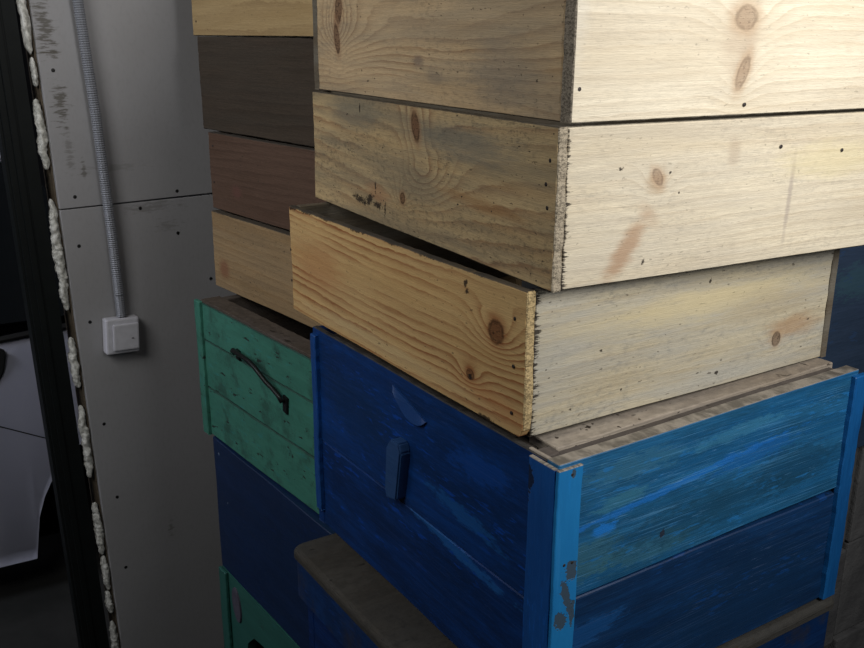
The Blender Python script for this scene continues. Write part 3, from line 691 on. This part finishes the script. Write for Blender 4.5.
# ------------------------------------------------------------------ neighbour stack at the right: dark blue hive on concrete blocks
def rl(R, L):   # coordinates along / across the main boxes
    a = .567; return (R * math.cos(a) - L * math.sin(a), R * math.sin(a) + L * math.cos(a))
NR = 1.36; NL = .97
x, y = rl(NR, NL)
nh = empty('beehive', (x, y, H - .775), .567, 'dusky blue beehive in shade behind the right end of the stack, resting on concrete blocks', 'beehive')
nbm = paint('dusky_blue', (.022, .040, .075), (.028, .048, .09), (.012, .025, .048), 40, scratch=.05, patch=.5, rough=.6,
    blots=[(.38, .27, .06, .03, .5, (.07, .03, .04), .8), (.18, .35, .1, .04, 0, (.03, .08, .10), .5)])
P_('plank', board_bm(.60, .44, .022, 0, 101, step=.03), nbm, nh)
P_('plank', board_bm(.50, .44, .022, -.022, 102, step=.05), nbm, nh, (.0, .023, 0), PI / 2)
P_('plank', board_bm(.50, .44, .022, 0, 103, step=.05), nbm, nh, (.60, .023, 0), PI / 2)
P_('plank', board_bm(.60, .44, .022, 0, 104, step=.05), nbm, nh, (0, .525, 0), 0)
CB = NT('concrete_block')
cb1 = CB.noise(CB.vec(60, 60, 60), 5, .7); cb2 = CB.noise(CB.vec(9, 9, 9), 3, .6)
CBM = CB.done(CB.mix(CB.ramp(cb2, .3, .7), (.13, .13, .13), (.075, .075, .078)), .9, cb1, .9, .004, .15)
nm = ['top', 'second', 'third', 'bottom']
bh = (H - .775 - .004) / 4
for col_, (r0, w) in enumerate(((NR - .10, .385), (NR + .30, .385))):
    for i in range(4):
        x, y = rl(r0 + random.Random(col_ * 9 + i).uniform(-.008, .008), NL + .004 + random.Random(col_ * 5 + i).uniform(0, .02))
        zc = (3 - i) * bh
        e = box_bm(0, w, 0, .19, 0, bh - .004, .004)
        link('concrete_block', e, CBM, None, (x, y, zc), .567,
             label='dark grey concrete block, %s of the %s column under the dusky blue hive' % (nm[i], 'nearer left' if col_ == 0 else 'farther right'), cat='concrete block', group='concrete blocks under the dusky blue hive')

# ------------------------------------------------------------------ white car beyond the doorway
car = empty('car', (-1.2597, 2.5135, .0), .515, 'pale car seen through the doorway at the left edge, with a dark wheel arch', 'car')
CARP = plain('pale_car_paint', (.46, .47, .56), .3, 0, .5, .04, 3, 0)
GLS = plain('dark_car_glass', (.012, .014, .016), .12, 0, .6, .1, 3, 0)
RUB = plain('black_rubber', (.010, .010, .010), .7, 0, .2, .2, 60)
WX, WZ, WR = .436, .20, .37       # wheel arch centre and radius
def low(x):
    d = abs(x - WX)
    return WZ + math.sqrt(WR * WR - d * d) if d < WR * .982 else .13
def crown(z): return .05 * ((z - .45) / .4) ** 2
xs = [-3.0 + 4.1 * i / 200 for i in range(201)]
bm = bmesh.new(); grid = {}
for i, xx in enumerate(xs):
    lo, hi = low(xx), .835 + .03 * math.tanh(xx * 3)
    for j in range(17):
        zz = lo + (hi - lo) * j / 16
        grid[i, j] = bm.verts.new((xx, crown(zz), zz))
for i in range(200):
    for j in range(16): bm.faces.new((grid[i, j], grid[i + 1, j], grid[i + 1, j + 1], grid[i, j + 1]))
bmesh.ops.solidify(bm, geom=list(bm.faces), thickness=-.02)
P_('body_panel', bm, CARP, car, smooth=True)
P_('belt_moulding', tube_bm([(-3 + .2 * k, .045, .845 + .03 * math.tanh((-3 + .2 * k) * 3)) for k in range(21)], .010, 8), RUB, car)
P_('side_window', prism_bm([(-2.5, .86), (.5, .89), (.15, 1.35), (-2.0, 1.35)], .075, .09), GLS, car)
P_('roof', prism_bm([(-2.05, 1.352), (.2, 1.352), (.05, 1.42), (-1.9, 1.42)], .075, 1.3, .01), CARP, car)
P_('side_lamp', prism_bm([(-.10, .80), (-.07, .70), (.004, .70), (.035, .76), (.046, .815), (.03, .825), (-.08, .825)], .02, .06, .004), RUB, car, label='dark trim at the edge of the car')
bm = bmesh.new()
seg = 40; rr = [(.31, .05), (.32, .03), (.32, .20), (.31, .22), (.20, .22), (.19, .06)]
rings = [[bm.verts.new((WX + q * math.cos(2 * PI * i / seg), y + .10, .321 + q * math.sin(2 * PI * i / seg))) for i in range(seg)] for q, y in rr]
for a in range(len(rings)):
    A1, B1 = rings[a], rings[(a + 1) % len(rings)]
    for i in range(seg): bm.faces.new((A1[i], A1[(i + 1) % seg], B1[(i + 1) % seg], B1[i]))
P_('tyre', bm, RUB, car, smooth=True)
P_('underbody', box_bm(-2.9, 1.0, .34, 1.4, .16, .80, .02), RUB, car)
P_('door_seam', tube_bm([(-.8, crown(.76) - .0005, .76), (-.2, crown(.66) - .0005, .66), (.0, crown(.598) - .0005, .598), (.136, crown(.528) - .0005, .528), (.45, crown(.40) - .0, .57)][:4], .0018, 6), RUB, car)

# ------------------------------------------------------------------ light
def area(name, loc, target, size, energy, color, spread=180, sy=None):
    d = bpy.data.lights.new(name, 'AREA'); d.energy = energy; d.color = color; d.size = size
    if sy: d.shape = 'RECTANGLE'; d.size_y = sy
    d.spread = math.radians(spread)
    o = bpy.data.objects.new(name, d); COL.objects.link(o); o.location = loc
    o.rotation_euler = (Vector(target) - Vector(loc)).to_track_quat('-Z', 'Y').to_euler()
    return o
area('window_daylight', (.98, .30, H + .42), (.42, 1.2, H + .06), .7, 11.5, (1.0, .982, .968), 120)
area('left_fill_light', (-1.05, .35, H + .80), (-.42, 1.75, H - .05), .9, 7.6, (1.0, .98, .95), 110)  # unseen area light added as fill for the left faces and wall
area('car_fill_light', (-2.4, 1.25, H + .6), (-1.2, 2.6, .5), .7, 9, (.85, .88, 1.0), 120)  # unseen area light added beyond the doorway to brighten the car
w = bpy.data.worlds.new('world'); S.world = w; w.use_nodes = True
w.node_tree.nodes['Background'].inputs[0].default_value = (.55, .62, .72, 1)
w.node_tree.nodes['Background'].inputs[1].default_value = .022

# ------------------------------------------------------------------ camera
cd = bpy.data.cameras.new('camera'); cam = bpy.data.objects.new('camera', cd); COL.objects.link(cam)
cd.sensor_width = 36; cd.lens = 935.1 / 864 * 36; cd.clip_start = .02
cam.matrix_world = Matrix.Translation((0, 0, H)) @ Matrix.Rotation(PI / 2 - .3013, 4, 'X') @ Matrix.Rotation(.0042, 4, 'Z')
S.camera = cam
S.view_settings.view_transform = 'Standard'; S.view_settings.look = 'None'
S.view_settings.gamma = 1; S.view_settings.use_curve_mapping = False; S.view_settings.exposure = 0.0
